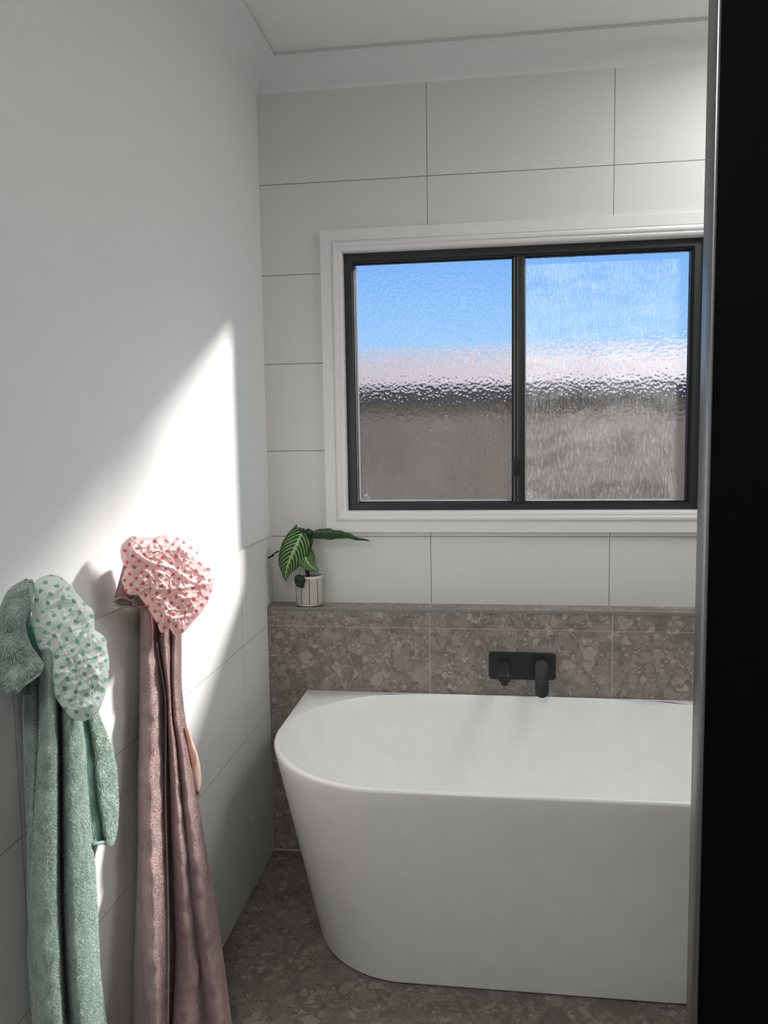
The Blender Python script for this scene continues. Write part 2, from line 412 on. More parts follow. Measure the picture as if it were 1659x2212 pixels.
# ---------------------------------------------------------------- window
win = thing('window_1', ((WX0+WX1)/2, .05, WZ0), kind='structure')
def rect_loft(b, x0, x1, z0, z1, profile):
    """profile of (inset, y) run round a mitred rectangle"""
    loops = []
    for ins, y in profile:
        loops.append([(x0+ins, y, z0+ins), (x0+ins, y, z1-ins), (x1-ins, y, z1-ins), (x1-ins, y, z0+ins)])
    return b.strip(loops, True)
AO = .077
ap = [(0, 0), (0, -.013), (.001, -.014), (.037, -.014), (.038, -.0115), (.0400, -.0115), (.041, -.016), (.045, -.0185), (.050, -.0185), (.0545, -.0160),
      (.0555, -.0125), (.0585, -.0120), (.0625, -.0135), (.067, -.0115), (.070, -.0075), (.072, -.004), (.0735, .018), (.0735, .034)]
a = rect_loft(MB(), WX0-AO, WX1+AO, 1.129, 2.153, ap).build('window_architrave', M['gloss_white'], win)
a['kind'] = 'structure'
fp = [(-.004, .024), (.0, .022), (.024, .022), (.0245, .030), (.0285, .030), (.0290, .078), (0, .08)]
rect_loft(MB(), WX0, WX1, WZ0, WZ1, fp).build('window_frame', M['alu'], win)
# meeting stile belongs to the right sash
sx0, sx1 = .852, .893
sash = MB()
sash.box((sx0+.006, .030, 1.2265), (sx1, .056, 2.048), .0015)
sash.box((sx0+.017, .0265, 1.2265), (sx1-.004, .031, 2.048), .001)
sash.box((sx0, .040, 1.2265), (sx0+.007, .060, 2.048), .001)
sash.build('sliding_sash', M['alu'], win)
sl = MB().box((sx0+.004, .0285, 1.230), (sx0+.0065, .031, 2.046)); sl.box((sx0+.0165, .0255, 1.23), (sx0+.018, .0275, 2.046))
sl.build('sash_edge', M['trim_grey'], win)
g = MB()
for (a0, a1) in ((.315, sx0), (sx1, 1.4285)):
    rect_loft(g, a0-.002, a1+.001, 1.2265, 2.050, [(0, .045), (.0035, .044), (.0035, .066)])
g.box((1.4235, .036, 1.2265), (1.4300, .066, 2.048))
g.build('window_gasket', M['alu_black'], win)
lt = MB().box((sx0-.0035, .016, 1.318), (sx0+.0205, .036, 1.376), .004); lt.box((sx0+.003, .012, 1.325), (sx0+.012, .018, 1.369), .002)
lt.build('window_latch', M['matte_black'], win)
def pane(name, x0, x1, y, mat, z0=1.231, z1=2.045):
    vs = [(x0, y, z0), (x1, y, z0), (x1, y, z1), (x0, y, z1), (x0, y+.005, z0), (x1, y+.005, z0), (x1, y+.005, z1), (x0, y+.005, z1)]
    fs = [(0, 1, 2, 3), (5, 4, 7, 6), (4, 0, 3, 7), (1, 5, 6, 2), (3, 2, 6, 7), (4, 5, 1, 0)]
    return mesh(name, vs, fs, None, win, False, mats=[M['pane_body'], mat], fmat=[0, 1, 0, 0, 0, 0])
GL = mat_glass('patterned_glass_left', .3165, .86, .003, .016, .829, False)
GR = mat_glass('patterned_glass_right', sx1, 1.43, .055, .052, 1.416, True)
pane('window_pane', .3165, sx0+.004, .062, GL); pane('window_pane', sx1-.002, 1.427, .048, GR)
gb = MB()
gb.box((.3180, .058, 1.2305), (sx0-.020, .0615, 1.2352)).box((.3175, .058, 1.2305), (.3208, .0615, 2.040)).box((sx1+.0002, .044, 1.2305), (1.419, .0475, 1.2358))
gb.box((sx1+.0002, .044, 1.2305), (sx1+.0030, .0475, 2.03))
gb.build('glass_edge_glint', mat_edge(), win)  # bright refraction along the pane edges, modelled as pale translucent strips
# little white glass-maker stamps in the bottom corners, seen reversed from inside
wm = simple('etched_white', rgb(240, 242, 240), .6)
def stamp(px, py, s, y):
    b = MB()
    def P(u, v): return ony(px+u, py+v, y)
    # curled swirl mark
    sw = [(-4.2, -1.0), (-3.6, 1.2), (-1.6, 3.4), (1.2, 2.6), (3.0, .4), (2.8, -2.2), (1.0, -3.6)]
    b.tube([P(u*s, v*s) for u, v in sw], .0010, 6)
    b.tube([P(u*s, v*s) for u, v in [(-4.0, -1.0), (-1.0, -1.0), (-.6, 1.0), (-2.0, 1.4)]], .0010, 6)
    tx = [(-8, 7.2), (-7.2, 5.8), (-6.4, 7.2), (-5.4, 5.8), (-4.6, 7.2), (-3.6, 5.8), (-2.8, 7.2), (-1.6, 6), (-.6, 7.2), (.8, 5.6), (1.2, 7.4), (3, 5.2), (4, 7.4), (6.6, 7.6), (7, 5.4), (5.2, 3.6)]
    b.tube([P(u*s, v*s) for u, v in tx], .0006, 5)
    return b
st = stamp(791, 1070, 1., .0585); st.v += []
b2 = stamp(1143, 1067, 1., .0445)
k = len(st.v); st.v += b2.v; st.f += [tuple(i+k for i in f) for f in b2.f]
st.build('glass_stamp', wm, win, True)

# ---------------------------------------------------------------- bath
def arc(cx, cy, rx, ry, a0, a1, n): return [(cx+rx*math.cos(a0+(a1-a0)*i/n), cy+ry*math.sin(a0+(a1-a0)*i/n)) for i in range(n+1)]
def bath_outline(x0, x1, yb, yf, rx, ry, cxo=None):
    """back-left corner, down the left side, round the front, up the right side"""
    pts = []
    yc = yf+ry
    nb = 14
    for i in range(nb): pts.append((x0, yb+(yc-yb)*i/nb))
    pts += arc(x0+rx, yc, rx, ry, PI, 1.5*PI, 30)
    for i in range(1, 24): pts.append((x0+rx+(x1-x0-2*rx)*i/24, yf))
    pts += arc(x1-rx, yc, rx, ry, 1.5*PI, 2*PI, 30)
    for i in range(1, nb+1): pts.append((x1, yc+(yb-yc)*i/nb))
    for i in range(1, 40): pts.append((x1+(x0-x1)*i/40, yb))
    return pts
BZ = .590; bx0, bx1, byb, byf = .142, 1.642, -L-.002, -.853
top = bath_outline(bx0, bx1, byb, byf, .36, .40)
base = bath_outline(.262, 1.522, byb, -.742, .28, .30)
def inner(f, z, k):
    """inner opening at fraction k of the way down"""
    cx = (bx0+bx1)/2; n = len(top); out = []
    xl, xr = bx0+.016, bx1-.016; yf_, yb_ = byf+.013, -.104
    for i, (x, y) in enumerate(top):
        pass
    return out
def inner_loop(ins, yfa, yba, rxf, ryf, rxb, ryb):
    x0, x1 = bx0+.015+ins, bx1-.015-ins; ym = -.47
    pts = []
    n0 = 14
    # left side: back half = quarter ellipse reversed, matched in count to outline
    back_l = arc(x0+rxb, yba-ryb, rxb, ryb, PI/2, PI, 34)         # from back towards left extreme
    pl = []
    tot_back = back_l
    front_l = arc(x0+rxf, yfa+ryf, rxf, ryf, PI, 1.5*PI, 30)
    seq = tot_back[20:]                                            # 15 points for left side
    pts += seq[:14]
    pts += front_l
    for i in range(1, 24): pts.append((x0+rxf+(x1-x0-2*rxf)*i/24, yfa))
    front_r = arc(x1-rxf, yfa+ryf, rxf, ryf, 1.5*PI, 2*PI, 30); pts += front_r
    back_r = arc(x1-rxb, yba-ryb, rxb, ryb, 0, PI/2, 34)
    pts += back_r[1:15]
    rest = back_r[15:]; mid = [(x1-rxb+(x0+rxb-(x1-rxb))*i/2, yba) for i in range(1, 2)]; rest2 = back_l[:20]
    allr = rest+mid+rest2                                          # 20+1+20 = 41 -> need 39
    out = []
    for i in range(39):
        t = i/38*(len(allr)-1); a = int(t); f = t-a; q0 = allr[a]; q1 = allr[min(a+1, len(allr)-1)]
        out.append((q0[0]+(q1[0]-q0[0])*f, q0[1]+(q1[1]-q0[1])*f))
    return pts+out
def L3(pts, z): return [(x, y, z) for x, y in pts]
def lerp2(A, B, t): return [(a[0]+(b[0]-a[0])*t, a[1]+(b[1]-a[1])*t) for a, b in zip(A, B)]
outer_loops = []
for k in range(0, 17):
    t = k/16; outer_loops.append(L3(lerp2(base, top, t), .004+(BZ-.010-.004)*t))
def offset(pts, d):
    c = Vector((sum(p[0] for p in pts)/len(pts), sum(p[1] for p in pts)/len(pts))); out = []
    n = len(pts)
    for i in range(n):
        a = Vector(pts[i-1]); b_ = Vector(pts[(i+1) % n]); tdir = (b_-a)
        if tdir.length < 1e-9: out.append(pts[i]); continue
        tdir.normalize(); nn = Vector((-tdir.y, tdir.x))
        if (c-Vector(pts[i])).dot(nn) < 0: nn = -nn
        q = Vector(pts[i])+nn*d; out.append((q.x, q.y))
    return out
for d, dz in ((.0003, .0075), (.0012, .0045), (.0030, .0018), (.0055, .0)):
    outer_loops.append(L3(offset(top, d), BZ-dz-.0004))
i0 = inner_loop(0, byf+.015, -.104, .36, .385, .40, .37)
rim = []
for d, dz in ((-.003, .0003), (0, .0016), (.002, .0045)):
    rim.append(L3(offset(i0, d), BZ-dz))
bowl = []
for t in [.04, .1, .18, .26, .36, .46, .56, .66, .75, .82, .88, .93, .97, 1.]:
    # wall slopes in slowly then rounds into the bottom
    e = 1-(1-t**2.4)**.62 if t < 1 else 1
    ins = .16*t+.16*e; yi = .085*t+.13*e
    bowl.append(L3(inner_loop(ins, byf+.015+yi*.9, -.104-yi*.8, .36-.10*e, .385-.22*e*.9, .40-.16*e, max(.1, .37-.24*e*.9)), BZ-.006-(BZ-.006-.13)*(t**.92)))
b = MB(); b.strip(outer_loops+rim+bowl, True)
n = len(top); k = len(b.v)-n; cx = (bx0+bx1)/2; cy = -.47
b.v.append((cx, cy, .1285)); c0 = len(b.v)-1
for j in range(n): b.f.append((k+j, k+(j+1) % n, c0))
bt = thing('bathtub', (cx, -.47, 0), 'white back-to-wall bathtub with rounded front corners standing against the stone ledge wall', 'bathtub')
shell = b.build('bath_shell', M['bath'], bt, True)
sharp(shell, 60)
pl = MB(); pl.strip([L3(arc(cx, -.45, .030, .030, 0, 2*PI-.001, 24)[:-1], .129), L3(arc(cx, -.45, .028, .028, 0, 2*PI-.001, 24)[:-1], .134)], True, False, True)
pl.build('bath_waste', M['chrome'], bt)

# ---------------------------------------------------------------- wall mixer
tap = thing('bath_mixer', (.88, -L, .69), 'matte black wall-mounted bath spout and lever mixer on a rectangular plate', 'tap')
import bmesh
def roundrect(x0, x1, z0, z1, r, y, n=8):
    out = []
    for cx_, cz_, a0 in ((x1-r, z0+r, -PI/2), (x1-r, z1-r, 0), (x0+r, z1-r, PI/2), (x0+r, z0+r, PI)):
        for i in range(n+1):
            a_ = a0+PI/2*i/n; out.append((cx_+r*math.cos(a_), y, cz_+r*math.sin(a_)))
    return out
b = MB(); b.strip([roundrect(.770, .990, .645, .737, .012, -L+.001), roundrect(.770, .990, .645, .737, .012, -L-.006), roundrect(.7715, .9885, .6465, .7355, .011, -L-.008)], True, False, True)
b.build('mixer_plate', M['tap_black'], tap)
# spout: rounded bar leaving the plate, nose turned down, aerator below
b = MB(); loops = []
for y_, zc, hz, hw, r_ in [(-L-.004, .698, .017, .0205, .010), (-.13, .698, .0165, .0205, .010), (-.19, .6965, .0155, .0202, .010), (-.228, .694, .0155, .0200, .010), (-.240, .692, .0145, .0190, .010), (-.246, .690, .011, .0165, .009)]:
    rr = roundrect(.820-hw, .820+hw, zc-hz, zc+hz, min(r_, hz*.95), y_); loops.append(rr)
b.strip(loops, True, True, True); b.build('spout', M['tap_black'], tap)
b = MB()
b.strip([[(.820+.011*math.cos(2*PI*i/20), -.224+.011*math.sin(2*PI*i/20), z_) for i in range(20)] for z_ in (.685, .6655)], True, False, False)
b.strip([[(.820+r*math.cos(2*PI*i/20), -.224+r*math.sin(2*PI*i/20), z_) for i in range(20)] for r, z_ in ((.011, .6655), (.009, .6655), (.009, .671))], True, False, True)
b.build('aerator', M['matte_black'], tap)
# lever: hub on the plate and a long rounded paddle angled down and outward
b = MB(); b.strip([[(.941+r*math.cos(2*PI*i/32), y_, .695+r*math.sin(2*PI*i/32)) for i in range(32)] for y_, r in ((-L-.006, .0265), (-L-.030, .0265), (-L-.034, .0245), (-L-.036, .022))], True, False, True)
b.build('mixer_hub', M['tap_black'], tap)
def paddle(w, th):
    pts = []; L0, L1 = 0., .1235
    for i in range(17): a_ = PI*i/16; pts.append((-w*math.cos(a_+PI), L0-w*0+w*math.sin(a_+PI)*.9+w))   # upper round end
    for i in range(17): a_ = PI*i/16; pts.append((-w*math.cos(a_), L1-w+w*math.sin(a_)))
    return pts
org = Vector((.941, -L-.030, .7215)); dn = Vector((0, -.36, -.933)).normalized(); nr = Vector((0, -.933, .36)).normalized()
b = MB(); lo = []
for hgt, sc in ((0, .97), (.0015, 1), (.0095, 1), (.0115, .985), (.0122, .95)):
    lp = []
    for u, v in paddle(.0212, 0):
        lp.append(org+Vector((u*sc, 0, 0))+dn*((v-.055)*sc**.5+.055)+nr*hgt)
    lo.append(lp)
b.strip(lo, True, True, True); lever = b.build('mixer_lever', M['tap_black'], tap)
b = MB()
for i, (u0, u1) in enumerate([(-.0095, -.0083), (-.0078, -.0070), (-.0062, -.0042), (-.0036, -.0028), (-.0022, -.0005), (.0002, .0018), (.0025, .0033), (.0040, .0058), (.0064, .0076)]):
    h_ = .0014 if i % 3 else .0024
    q = [org+Vector((u, 0, 0))+dn*(v)+nr*.01235 for u, v in ((u0, .0245), (u1, .0245), (u1, .0245-h_), (u0, .0245-h_))]
    b.strip([q, [p+nr*.0002 for p in q]], True, True, True)
b.build('lever_mark', simple('grey_print', rgb(78, 74, 70), .5), lever)

# ---------------------------------------------------------------- pot plant
pc = Vector((.151, -.046, LZ+.0016)); PR, PH = .0478, .105
plant = thing('potted_plant', pc, 'small potted plant with white-veined green leaves in a herringbone pot on the ledge', 'plant')
vs, fs, uv = [], [], []
prf = [(.0, .0), (.040, 0), (.0440, .0015), (.0468, .006), (PR, .012), (PR, .025), (PR, .05), (PR, .075), (PR, .097), (.0476, .1035), (.0466, .105), (.0452, .1035), (.0440, .098), (.0438, .088)]
n = 72
for r, h in prf:
    for i in range(n+1):
        a_ = 2*PI*i/n; vs.append((pc.x+r*math.cos(a_), pc.y+r*math.sin(a_), pc.z+h)); uv.append((i/n*10+.15, h/PH))
for j in range(len(prf)-1):
    for i in range(n): fs.append((j*(n+1)+i, j*(n+1)+i+1, (j+1)*(n+1)+i+1, (j+1)*(n+1)+i))
pot = mesh('pot', vs, fs, M['pot'], plant, True, uvs=uv)
b = MB(); rings = []
for r in (.0436, .036, .027, .018, .009, .001):
    rings.append([(pc.x+r*math.cos(2*PI*i/40), pc.y+r*math.sin(2*PI*i/40), pc.z+.0905+.007*noise.noise(Vector((r*140*math.cos(2*PI*i/40), r*140*math.sin(2*PI*i/40), 3)))) for i in range(40)])
b.strip(rings, True); b.build('soil', M['soil'], pot, True)

def leaf(name, mid, wid, mat, nrm, cup=.25, droop=0, twist=0., parent=plant, lobe=.0):
    """mid: 3-D midrib points base->tip; wid: half widths in metres along it; nrm: leaf-face direction"""
    NV, NU = 36, 14; vs, fs, uv = [], [], []
    def at(t):
        s = t*(len(mid)-1); i = min(int(s), len(mid)-2); f = s-i
        p0 = mid[max(i-1, 0)]; p1 = mid[i]; p2 = mid[i+1]; p3 = mid[min(i+2, len(mid)-1)]
        return .5*((2*p1)+(p2-p0)*f+(2*p0-5*p1+4*p2-p3)*f*f+(3*p1-p0-3*p2+p3)*f**3)
    for j in range(NV+1):
        t = j/NV; p = at(t); d = (at(min(1, t+.02))-at(max(0, t-.02))).normalized()
        nn = Vector(nrm).normalized(); sd = d.cross(nn).normalized(); nn = sd.cross(d)
        a_ = twist*t; sd, nn = sd*math.cos(a_)+nn*math.sin(a_), nn*math.cos(a_)-sd*math.sin(a_)
        w = smoothpoly([(i/(len(wid)-1), x_) for i, x_ in enumerate(wid)], t, .04) if 0 < t < 1 else wid[0 if t == 0 else -1]
        for i in range(NU+1):
            u = -1+2*i/NU
            back = -lobe*abs(u)**1.6*max(0, 1-t*3.2)
            q = p+sd*(u*w)+d*back+nn*(-cup*w*u*u+.0012*math.sin(t*34+abs(u)*2.5)*abs(u)+.0018*math.sin(t*17+u*3)*abs(u))
            vs.append(q); uv.append((u, t))
    m_ = NU+1
    for j in range(NV):
        for i in range(NU): fs.append((j*m_+i, j*m_+i+1, (j+1)*m_+i+1, (j+1)*m_+i))
    o = mesh(name, vs, fs, mat, parent, True, uvs=uv)
    md = o.modifiers.new('s', 'SOLIDIFY'); md.thickness = .0006; md.offset = 0
    return o
def pts(l): return [ony(px, py, y) for px, py, y in l]
# big hanging leaf at the left
leaf('leaf', pts([(651, 1152, -.075), (643, 1172, -.092), (634, 1192, -.100), (624, 1214, -.104), (618, 1236, -.100), (616.5, 1255, -.094)]),
     [.026, .045, .049, .045, .034, .015, .0008], M['leaf_big'], (.25, -1, .35), .18, lobe=.026)
# smaller hanging leaf in the middle
leaf('leaf', pts([(656, 1188, -.075), (659, 1200, -.086), (664, 1213, -.094), (673, 1225, -.098), (689, 1233.5, -.096)]),
     [.020, .030, .031, .025, .014, .0006], M['leaf_big'], (.25, -1, .25), .16, lobe=.012)
# long leaf reaching right, seen almost edge on
leaf('leaf', pts([(672, 1150, -.062), (690, 1149, -.066), (712, 1149, -.070), (740, 1153, -.072), (770, 1161, -.072), (800, 1169, -.070)]),
     [.012, .030, .036, .030, .018, .008, .0008], M['leaf_dark'], (.0, -.45, .9), .26, twist=.1, lobe=.012)
# upper leaf pointing back toward the wall, only its rim showing
leaf('leaf', pts([(664, 1150, -.060), (656, 1150, -.050), (650, 1144, -.040), (647, 1140, -.030)]),
     [.008, .016, .014, .001], M['leaf_dark'], (.1, -.5, 1), .2)
leaf('leaf', pts([(664, 1166, -.058), (660, 1158, -.066), (666, 1150, -.078), (676, 1147, -.082)]),
     [.006, .017, .015, .001], M['leaf_dark'], (.3, -.8, .5), .3)
# thin leaf seen from its edge at far left
leaf('leaf', pts([(600, 1190, -.066), (590, 1197, -.062), (578, 1207, -.056), (567.5, 1220, -.050)]),
     [.004, .008, .007, .0005], M['leaf_plain'], (-.6, .25, .9), .3)
# small round leaf hanging over the pot rim
leaf('leaf', pts([(652, 1243, -.098), (648, 1250, -.106), (648, 1260, -.107), (655, 1270, -.103)]),
     [.010, .0200, .0205, .015, .0006], M['leaf_plain'], (-.1, -1, .15), .12)
for p_ in ([(666, 1243, -.046), (664, 1215, -.046), (660, 1185, -.048), (656, 1160, -.058), (651, 1152, -.075)],
           [(668, 1243, -.044), (667, 1220, -.044), (671, 1185, -.046), (676, 1165, -.052), (681, 1157, -.062)],
           [(665, 1243, -.050), (660, 1225, -.056), (655, 1205, -.066), (656, 1189, -.075)],
           [(664, 1243, -.050), (655, 1220, -.052), (628, 1195, -.060), (600, 1190, -.066)],
           [(662, 1246, -.062), (656, 1243, -.085), (652, 1244, -.098)],
           [(667, 1243, -.046), (666, 1200, -.048), (664, 1165, -.056)]):
    P_ = pts(p_); fine = []
    for i in range(len(P_)-1):
        for f in (0, .33, .66): fine.append(P_[i].lerp(P_[i+1], f))
    fine.append(P_[-1]); fine[0] = Vector((fine[0].x, min(fine[0].y, -.03), pc.z+.088))
    MB().tube(fine, [.0022-.0010*i/len(fine) for i in range(len(fine))], 8).build('leaf_stem', M['stem'], plant, True)

# ---------------------------------------------------------------- towels
def nz(p, s, seed=0): return noise.noise(Vector((p[0]*s+seed, p[1]*s, p[2]*s)))
def tufts(vs, fs, area_face, dens, ln, wd, droop=.4):
    """short terry loops as thin blades appended to the mesh"""
    nv, nf = [], []
    for f in area_face:
        p = [Vector(vs[i]) for i in f]
        if len(p) < 4: continue
        nrm = (p[2]-p[0]).cross(p[3]-p[1]); ar = nrm.length/2
        if ar < 1e-9: continue
        nrm.normalize()
        cnt = ar*dens; c_ = int(cnt)+(1 if random.random() < cnt-int(cnt) else 0)
        for _ in range(c_):
            a_, b_ = random.random(), random.random()
            q = p[0].lerp(p[1], a_).lerp(p[3].lerp(p[2], a_), b_)
            d = (nrm+Vector((random.uniform(-.8, .8), random.uniform(-.8, .8), random.uniform(-.8, .6)-droop))).normalized()
            sd = d.cross(Vector((random.uniform(-1, 1), random.uniform(-1, 1), random.uniform(-1, 1)))).normalized()*wd
            l_ = ln*random.uniform(.6, 1.25); k = len(vs)+len(nv); q -= nrm*.0006
            mid = q+d*l_*.6; tip = q+d*l_+Vector((0, 0, -l_*.35))
            nv += [q-sd, q+sd, mid+sd, mid-sd, tip+sd*.5, tip-sd*.5]
            nf += [(k, k+1, k+2, k+3), (k+3, k+2, k+4, k+5)]
    return nv, nf
def bump_(sp, c):
    return math.sin(PI/2*sp/c)**.7 if sp < c else max(0, math.cos(PI/2*(sp-c)/(1-c)))
def curtain(name, rows, bounds, xs, bulge, mat, parent, nper=16, amp=.004, seed=1, dens=0, ln=.004, wd=.0006, backx=.0165, crest=(.5, .5, .5, .5, .5)):
    """hanging bundle. rows: list of py. bounds: list of polylines (py->px). xs: list of polylines (py->x) for the creases,
    bulge: crest height per roll"""
    grid = []; vs = []; fs = []
    for r, py in enumerate(rows):
        row = []
        for k in range(len(bounds)-1):
            b0, b1 = smoothpoly(bounds[k], py), smoothpoly(bounds[k+1], py); x0, x1 = smoothpoly(xs[k], py), smoothpoly(xs[k+1], py)
            for i in range(nper+(1 if k == len(bounds)-2 else 0)):
                s = i/nper; sp = (1-math.cos(PI*s))/2
                A = smoothpoly(bulge[k], py)
                x = x0+(x1-x0)*sp+A*bump_(sp, crest[k])
                edge = min(1, math.sin(PI*s)*1.5)
                p = onx(b0+(b1-b0)*sp, py, x)
                q = onx(b0+(b1-b0)*sp, py, max(.018, x+(nz(p, 22, seed)*amp*1.0+nz(p, 60, seed+9)*amp*.35)*edge))
                row.append(q)
        # close behind, near the wall
        yl, yr = row[0].y, row[-1].y; zl, zr = row[0].z, row[-1].z
        for i in range(1, 8):
            t = i/8; row.append(Vector((min(backx, .9*min(row[0].x, .1)) if False else backx, yr+(yl-yr)*t, zr+(zl-zr)*t)))
        grid.append(row)
    n = len(grid[0]); front = n-8
    for r in grid: vs += r
    for r in range(len(grid)-1):
        for i in range(n): fs.append((r*n+i, (r+1)*n+i, (r+1)*n+(i+1) % n, r*n+(i+1) % n))
    ff = [f for k, f in enumerate(fs) if k % n < front]
    fs.append(tuple(range(n))); fs.append(tuple((len(grid)-1)*n+i for i in reversed(range(n))))
    if dens:
        nv, nf = tufts(vs, fs, ff, dens, ln, wd); vs = vs+nv; fs = fs+nf
    return mesh(name, vs, fs, mat, parent), grid
def slab(name, left, right, rows, xl, xr, th, mat, parent, n=14, amp=.003, seed=3, bulge=.006, dens=0, ln=.004, wd=.0006, mode='x', wrap=0):
    """soft panel with thickness between two side polylines; back face is th nearer the wall"""
    fr, bk = [], []
    for py in rows:
        a0, a1 = smoothpoly(left, py, 6), smoothpoly(right, py, 6); x0 = poly(xl, py); x1 = poly(xr, py); f_, b_ = [], []
        for i in range(n+1):
            s = i/n; sp = (1-math.cos(PI*s))/2; x = x0+(x1-x0)*sp+bulge*math.sin(PI*s)**.7
            p = onx(a0+(a1-a0)*sp, py, x); x += amp*nz(p, 30, seed)
            x = max(.0155+th, x); p = onx(a0+(a1-a0)*sp, py, x)
            f_.append(p); q = onx(a0+(a1-a0)*sp, py, max(.0125, x-th*(.06+.94*math.sin(PI*s)**.5))); b_.append(q)
        fr.append(f_); bk.append(b_)
    vs, fs = [], []; m_ = n+1; R = len(fr)
    for r in fr: vs += r
    for r in bk: vs += r
    o = R*m_
    for r in range(R-1):
        for i in range(n):
            fs.append((r*m_+i, (r+1)*m_+i, (r+1)*m_+i+1, r*m_+i+1)); fs.append((o+r*m_+i+1, o+(r+1)*m_+i+1, o+(r+1)*m_+i, o+r*m_+i))
        fs.append((o+r*m_, o+(r+1)*m_, (r+1)*m_, r*m_)); fs.append((r*m_+n, (r+1)*m_+n, o+(r+1)*m_+n, o+r*m_+n))
    for i in range(n):
        fs.append((i, i+1, o+i+1, o+i)); fs.append(((R-1)*m_+i+1, (R-1)*m_+i, o+(R-1)*m_+i, o+(R-1)*m_+i+1))
    if dens:
        ff = [f for k, f in enumerate(fs[:]) if max(f) < o]
        nv, nf = tufts(vs, fs, ff, dens, ln, wd); vs = vs+nv; fs = fs+nf
    return mesh(name, vs, fs, mat, parent)
def const(v): return [(0, v), (3000, v)]
def rng(a, b, n): return [a+(b-a)*i/n for i in range(n+1)]

# green towel
gt = thing('bath_towel', (.02, -1.52, .35), 'sage green fluffy towel hanging on the wall nearest the camera, under a green-spotted cap', 'towel')
gL0 = [(1400, 56), (1500, 54), (1600, 53), (1700, 56), (1800, 61), (1900, 62), (2000, 62), (2100, 64), (2212, 72), (2400, 80), (2700, 92)]
gL1 = [(1400, 84), (1500, 86), (1600, 84), (1700, 79), (1800, 72), (1900, 66), (1950, 65), (2000, 64.5), (2100, 66), (2212, 74), (2400, 83), (2700, 95)]
gG = [(1400, 118), (1500, 122), (1600, 126), (1700, 127), (1800, 128), (1950, 130), (2100, 136), (2212, 142), (2400, 148), (2700, 160)]
gG2 = [(1400, 131), (1500, 132), (1600, 134), (1700, 135), (1800, 135), (1950, 137), (2100, 144), (2212, 152), (2400, 158), (2700, 172)]
gR = [(1400, 176), (1500, 176), (1560, 178), (1600, 186), (1700, 192), (1800, 200), (1830, 202), (1950, 209), (2100, 214), (2212, 230), (2400, 245), (2700, 262)]
curtain('towel_body', rng(1400, 2560, 150), [gL0, gL1, gG, gG2, gR], [const(.036), [(1400, .050), (1800, .052), (2000, .038), (3000, .038)], const(.040), const(.038), const(.034)],
        [[(0, .012), (1800, .010), (1950, .002), (3000, .002)], const(.056), const(.002), const(.062)], M['green_terry'], gt, 16, .006, 2, 800000, .0036, .0004, crest=(.6, .68, .5, .36))
# woven end that hangs lower at the right
pL = [(1500, 172), (1560, 178), (1600, 183), (1700, 190), (1800, 198), (1830, 200)]
pM = [(1500, 196), (1560, 200), (1600, 207), (1700, 216), (1740, 222), (1800, 232), (1824, 236)]
pR = [(1500, 200), (1545, 212), (1580, 227), (1620, 241), (1663, 250), (1741, 254), (1790, 251), (1812, 246), (1822, 240)]
band = slab('towel_band', [(a, v-8) for a, v in pL], pM, rng(1540, 1824, 40), const(.040), const(.046), .008, M['green_flat'], gt, 22, .002, 5, .003)
b = MB()
for k in range(9):
    f = .16+k*.098; w = []
    for py in rng(1546, 1812, 22):
        a0, a1 = smoothpoly(pL, py, 6)-3, smoothpoly(pM, py, 6); w.append(onx(a0+(a1-a0)*f, py, .0485))
    b.tube(w, .0007 if k < 7 else .0013, 5)
b.build('woven_rib', M['green_flat'], band, True)['kind'] = 'stuff'
slab('towel_edge', [(a, v-6) for a, v in pM], pR, rng(1530, 1822, 40), const(.044), const(.036), .016, M['green_terry'], gt, 12, .003, 8, .016, 620000, .0042, .00045)
b = MB(); b.tube([onx(px, py, .051) for px, py in ((198, 1825), (208, 1823), (220, 1820), (232, 1818), (241, 1817))], .0036, 8)
b.build('towel_hem', M['green_flat'], gt, True)
# folded-over head of the towel, with its pale hem
hl = [(1244, 62), (1256, 56), (1263, 38), (1275, 22), (1300, 10), (1330, 1), (1380, -6), (1430, -3), (1470, 8), (1494, 22)]
hr = [(1244, 63), (1256, 68), (1280, 66), (1310, 60), (1335, 50), (1350, 48), (1380, 55), (1410, 72), (1432, 92), (1438, 96), (1462, 62), (1494, 30)]
head = slab('towel_fold', hl, hr, rng(1252, 1488, 58), [(0, .050), (1300, .055), (1500, .06), (3000, .06)], [(0, .060), (1300, .075), (1440, .080), (3000, .06)], .038, M['green_terry'], gt, 26, .010, 12, .034, 620000, .0050, .00048)
b = MB(); hem = [(8, 1484), (18, 1492), (34, 1487), (56, 1474), (78, 1458), (99, 1438)]
b.tube([onx(px, py, x) for (px, py), x in zip(hem, (.066, .078, .092, .098, .096, .086))], [.003, .0036, .004, .004, .004, .003], 8)
b.build('fold_hem', M['green_hem'], head, True)
b = MB(); b.tube([onx(px, py, x) for px, py, x in [(60, 1300, .085), (52, 1330, .085), (49, 1350, .086), (53, 1374, .088), (64, 1398, .090), (80, 1420, .090), (98, 1439, .088)]], .0032, 8)
b.build('fold_edge', M['green_hem'], head, True)
# inner cuff of terry between fold and body
slab('towel_lining', [(1290, 56), (1335, 46), (1350, 44), (1380, 50), (1410, 66), (1436, 88)], [(1290, 72), (1335, 66), (1370, 74), (1400, 90), (1436, 100)], rng(1292, 1434, 24), const(.060), const(.075), .02, M['green_flat'], gt, 10, .003, 4, .006)
slab('towel_lining', [(1430, 14), (1490, 22), (1500, 40)], [(1430, 60), (1470, 62), (1500, 58)], rng(1440, 1502, 12), const(.05), const(.055), .03, M['green_flat'], gt, 10, .003, 4, .008)

